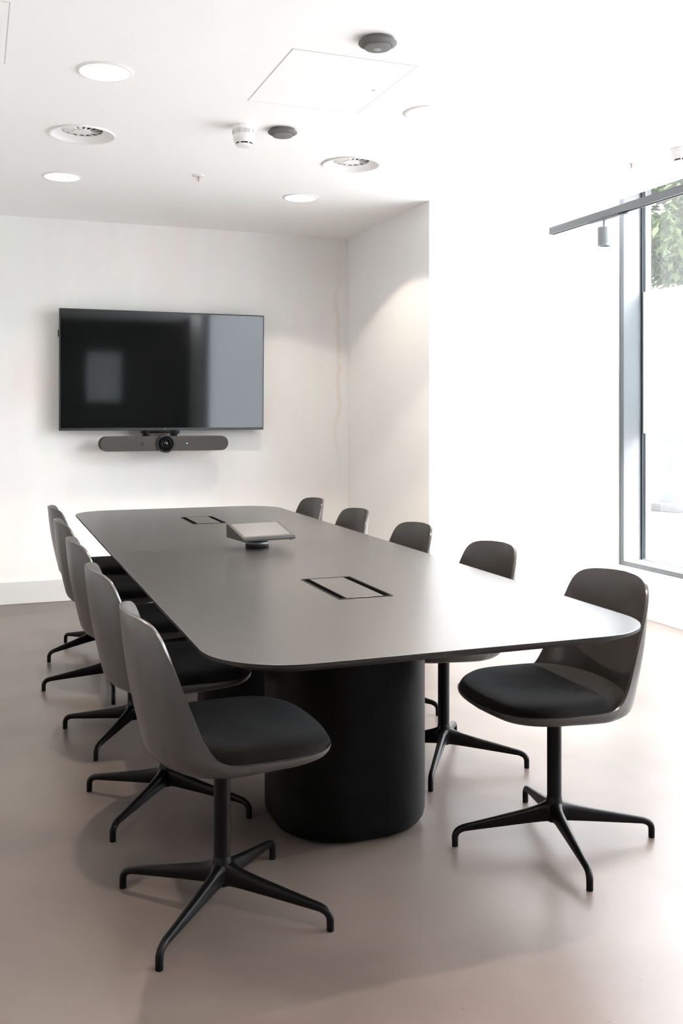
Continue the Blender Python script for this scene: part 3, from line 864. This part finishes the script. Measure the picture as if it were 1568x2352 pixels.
def van():
    t = empty('parked_van', (21.4, 27.0, 0), R(-20), 'dim gray van parked far outside, mostly behind the frosted band', 'van')
    bm = bmesh.new()
    prof = [(0, .42), (0, 2.0), (.15, 2.15), (3.5, 2.15), (4.3, 1.35), (5.1, 1.15), (5.2, .42)]
    rings(bm, [[(x, -.95, z) for x, z in prof], [(x, -1.0, z * .98 + .01) for x, z in prof], [(x, -1.0, z * .98 + .01) for x, z in prof], [(x, .95, z) for x, z in prof]])
    build('body', bm, M['van'], t)
    bm = bmesh.new(); box(bm, (2.6, -1.01, 1.3), (3.4, -.99, 1.95), .004); build('side_window', bm, M['screen'], t)
    for x in (1.75, 4.3):
        for s in (-1, 1):
            bm = bmesh.new(); ylathe(bm, [(.30, s * .98), (.34, s * .95), (.34, s * .78), (.30, s * .75)], (x, 0, .34), 28); build('wheel', bm, M['tyre'], t, 40)
    return t
van()

def tree(x, y, h, rx, rz, zc, n, label, seed):
    rnd = random.Random(seed)
    t = empty('tree', (x, y, 0), 0, label, 'tree', 'leafy trees outside the window')
    bm = bmesh.new(); tube(bm, [(0, 0, 0), (.04, .02, h * .3), (-.03, .05, h * .6), (.05, 0, h * .85)], [.17, .14, .10, .04], 10)
    for k in range(9):
        a = rnd.uniform(0, 2 * PI); z = h * rnd.uniform(.3, .75); l = rx * rnd.uniform(.5, .9)
        tube(bm, [(0, .03, z), (.5 * l * math.cos(a), .5 * l * math.sin(a), z + .25), (l * math.cos(a), l * math.sin(a), z + .7)], [.05, .03, .012], 6)
    build('trunk', bm, M['bark'], t, 60)
    bm = bmesh.new()
    clumps = []
    for k in range(70):
        while True:
            v = Vector((rnd.uniform(-1, 1), rnd.uniform(-1, 1), rnd.uniform(-1, 1)))
            if .25 < v.length < 1: break
        clumps.append((Vector((.55 + v.x * rx, -.35 + v.y * rx, zc + v.z * rz)), rnd.uniform(.18, .36)))
    for k in range(n):
        c, rr = rnd.choice(clumps)
        d = Vector((rnd.gauss(0, 1), rnd.gauss(0, 1), rnd.gauss(0, .8)))
        p = c + d * rr * .55
        L_ = rnd.uniform(.06, .12); Wd = L_ * .45
        m = Matrix.Translation(p) @ Matrix.Rotation(rnd.uniform(0, 2 * PI), 4, 'Z') @ Matrix.Rotation(rnd.uniform(-1.1, 1.1), 4, 'X') @ Matrix.Rotation(rnd.uniform(-.8, .8), 4, 'Y')
        pts = [(0, -L_, 0), (Wd * .8, -.45 * L_, .1 * Wd), (Wd, .1 * L_, .18 * Wd), (Wd * .5, .65 * L_, .05 * Wd), (0, L_, -.25 * Wd)]
        vs = [bm.verts.new(m @ Vector(q)) for q in pts]
        ml = [bm.verts.new(m @ Vector((-q[0], q[1], q[2]))) for q in pts[1:4]]
        bm.faces.new(vs); bm.faces.new((vs[0], vs[4], ml[2], ml[1], ml[0]))
    build('foliage', bm, M['leaf'], t)
tree(9.1, 12.3, 5.6, 1.6, 2.1, 4.1, 15000, 'leafy green tree just outside, filling the clear glass above the frosted band', 3)

# ------------------------------------------------------------------ light
def spot(x, y, e, size=118, z=H + .045):
    l = bpy.data.lights.new('downlight_lamp', 'SPOT'); l.energy = e; l.spot_size = R(size); l.spot_blend = .12
    l.color = (1, .86, .73); l.shadow_soft_size = .032
    o = bpy.data.objects.new('downlight_lamp', l); COL.objects.link(o); o.location = (x, y, z)
    return o
E_SP = 34
for x, y in downs: spot(x, y, E_SP if y < 5 else (8.0 if x > 1 else 1.5))      # the far pair is dimmed
for x, y in ((1.93, 2.18), (1.93, .32), (1.93, -2.0)): spot(x, y, E_SP, z=H - .012)

SKY_BASE = 6.3; SKY_GLOW = 4.5
for y, k in ((2.16, .3), (.32, .5), (-2.0, .5)): spot(.49, y, E_SP * k, z=H - .012)
w = bpy.data.worlds.new('sky'); S.world = w; w.use_nodes = True
nt = w.node_tree; bg = nt.nodes['Background']
tc = nt.nodes.new('ShaderNodeTexCoord'); sx = nt.nodes.new('ShaderNodeSeparateXYZ')
nt.links.new(tc.outputs['Generated'], sx.inputs[0])
rp = nt.nodes.new('ShaderNodeValToRGB')
rp.color_ramp.elements[0].position = 0.0; rp.color_ramp.elements[0].color = (.955, .965, .985, 1)
rp.color_ramp.elements[1].position = 1.0; rp.color_ramp.elements[1].color = (.93, .95, .99, 1)
nt.links.new(sx.outputs['Z'], rp.inputs[0]); nt.links.new(rp.outputs[0], bg.inputs[0])
# hazy glow around a veiled sun, out beyond the glazed side
nv = nt.nodes.new('ShaderNodeVectorMath'); nv.operation = 'DOT_PRODUCT'
gd = Vector((.66, -.64, .40)).normalized(); nv.inputs[1].default_value = gd
nt.links.new(tc.outputs['Generated'], nv.inputs[0])
mxx = nt.nodes.new('ShaderNodeMath'); mxx.operation = 'MAXIMUM'; mxx.inputs[1].default_value = 0
nt.links.new(nv.outputs['Value'], mxx.inputs[0])
pw = nt.nodes.new('ShaderNodeMath'); pw.operation = 'POWER'; pw.inputs[1].default_value = 7
nt.links.new(mxx.outputs[0], pw.inputs[0])
ma = nt.nodes.new('ShaderNodeMath'); ma.operation = 'MULTIPLY_ADD'; ma.inputs[1].default_value = SKY_GLOW; ma.inputs[2].default_value = SKY_BASE
nt.links.new(pw.outputs[0], ma.inputs[0])
# the low sky is dimmer, shaped so less level light reaches the back wall
hz = nt.nodes.new('ShaderNodeMapRange'); hz.interpolation_type = 'SMOOTHSTEP'
hz.inputs['From Min'].default_value = .02; hz.inputs['From Max'].default_value = .50
hz.inputs['To Min'].default_value = .16; hz.inputs['To Max'].default_value = 1.0
nt.links.new(sx.outputs['Z'], hz.inputs['Value'])
hm = nt.nodes.new('ShaderNodeMath'); hm.operation = 'MULTIPLY'
nt.links.new(ma.outputs[0], hm.inputs[0]); nt.links.new(hz.outputs['Result'], hm.inputs[1])
nt.links.new(hm.outputs[0], bg.inputs[1])

def portal(loc, rot, sx_, sy_):
    l = bpy.data.lights.new('window_portal', 'AREA'); l.shape = 'RECTANGLE'; l.size = sx_; l.size_y = sy_
    l.cycles.is_portal = True
    o = bpy.data.objects.new('window_portal', l); COL.objects.link(o); o.location = loc; o.rotation_euler = rot
portal((XG + .06, .3, (Z0 + Z1) / 2), (0, R(90), 0), Z1 - Z0, 10.6)

# ------------------------------------------------------------------ camera
F = 2240.0
cam = bpy.data.cameras.new('camera'); co = bpy.data.objects.new('camera', cam); COL.objects.link(co)
cam.sensor_fit = 'VERTICAL'; cam.sensor_height = 36; cam.sensor_width = 24
cam.lens = F / 2352 * 36
cam.shift_y = -(1176 - 955) / 2352
co.location = (0, 0, 1.30)
co.rotation_euler = (PI / 2, 0, -math.atan(844 / F))
cam.clip_start = .02; cam.clip_end = 300
S.camera = co

S.view_settings.view_transform = 'Standard'; S.view_settings.look = 'None'
S.view_settings.gamma = 1; S.view_settings.use_curve_mapping = False
S.view_settings.exposure = 2.25
S.cycles.max_bounces = 12; S.cycles.diffuse_bounces = 6; S.cycles.transparent_max_bounces = 16
S.cycles.sample_clamp_indirect = 8
S.cycles.use_denoising = True
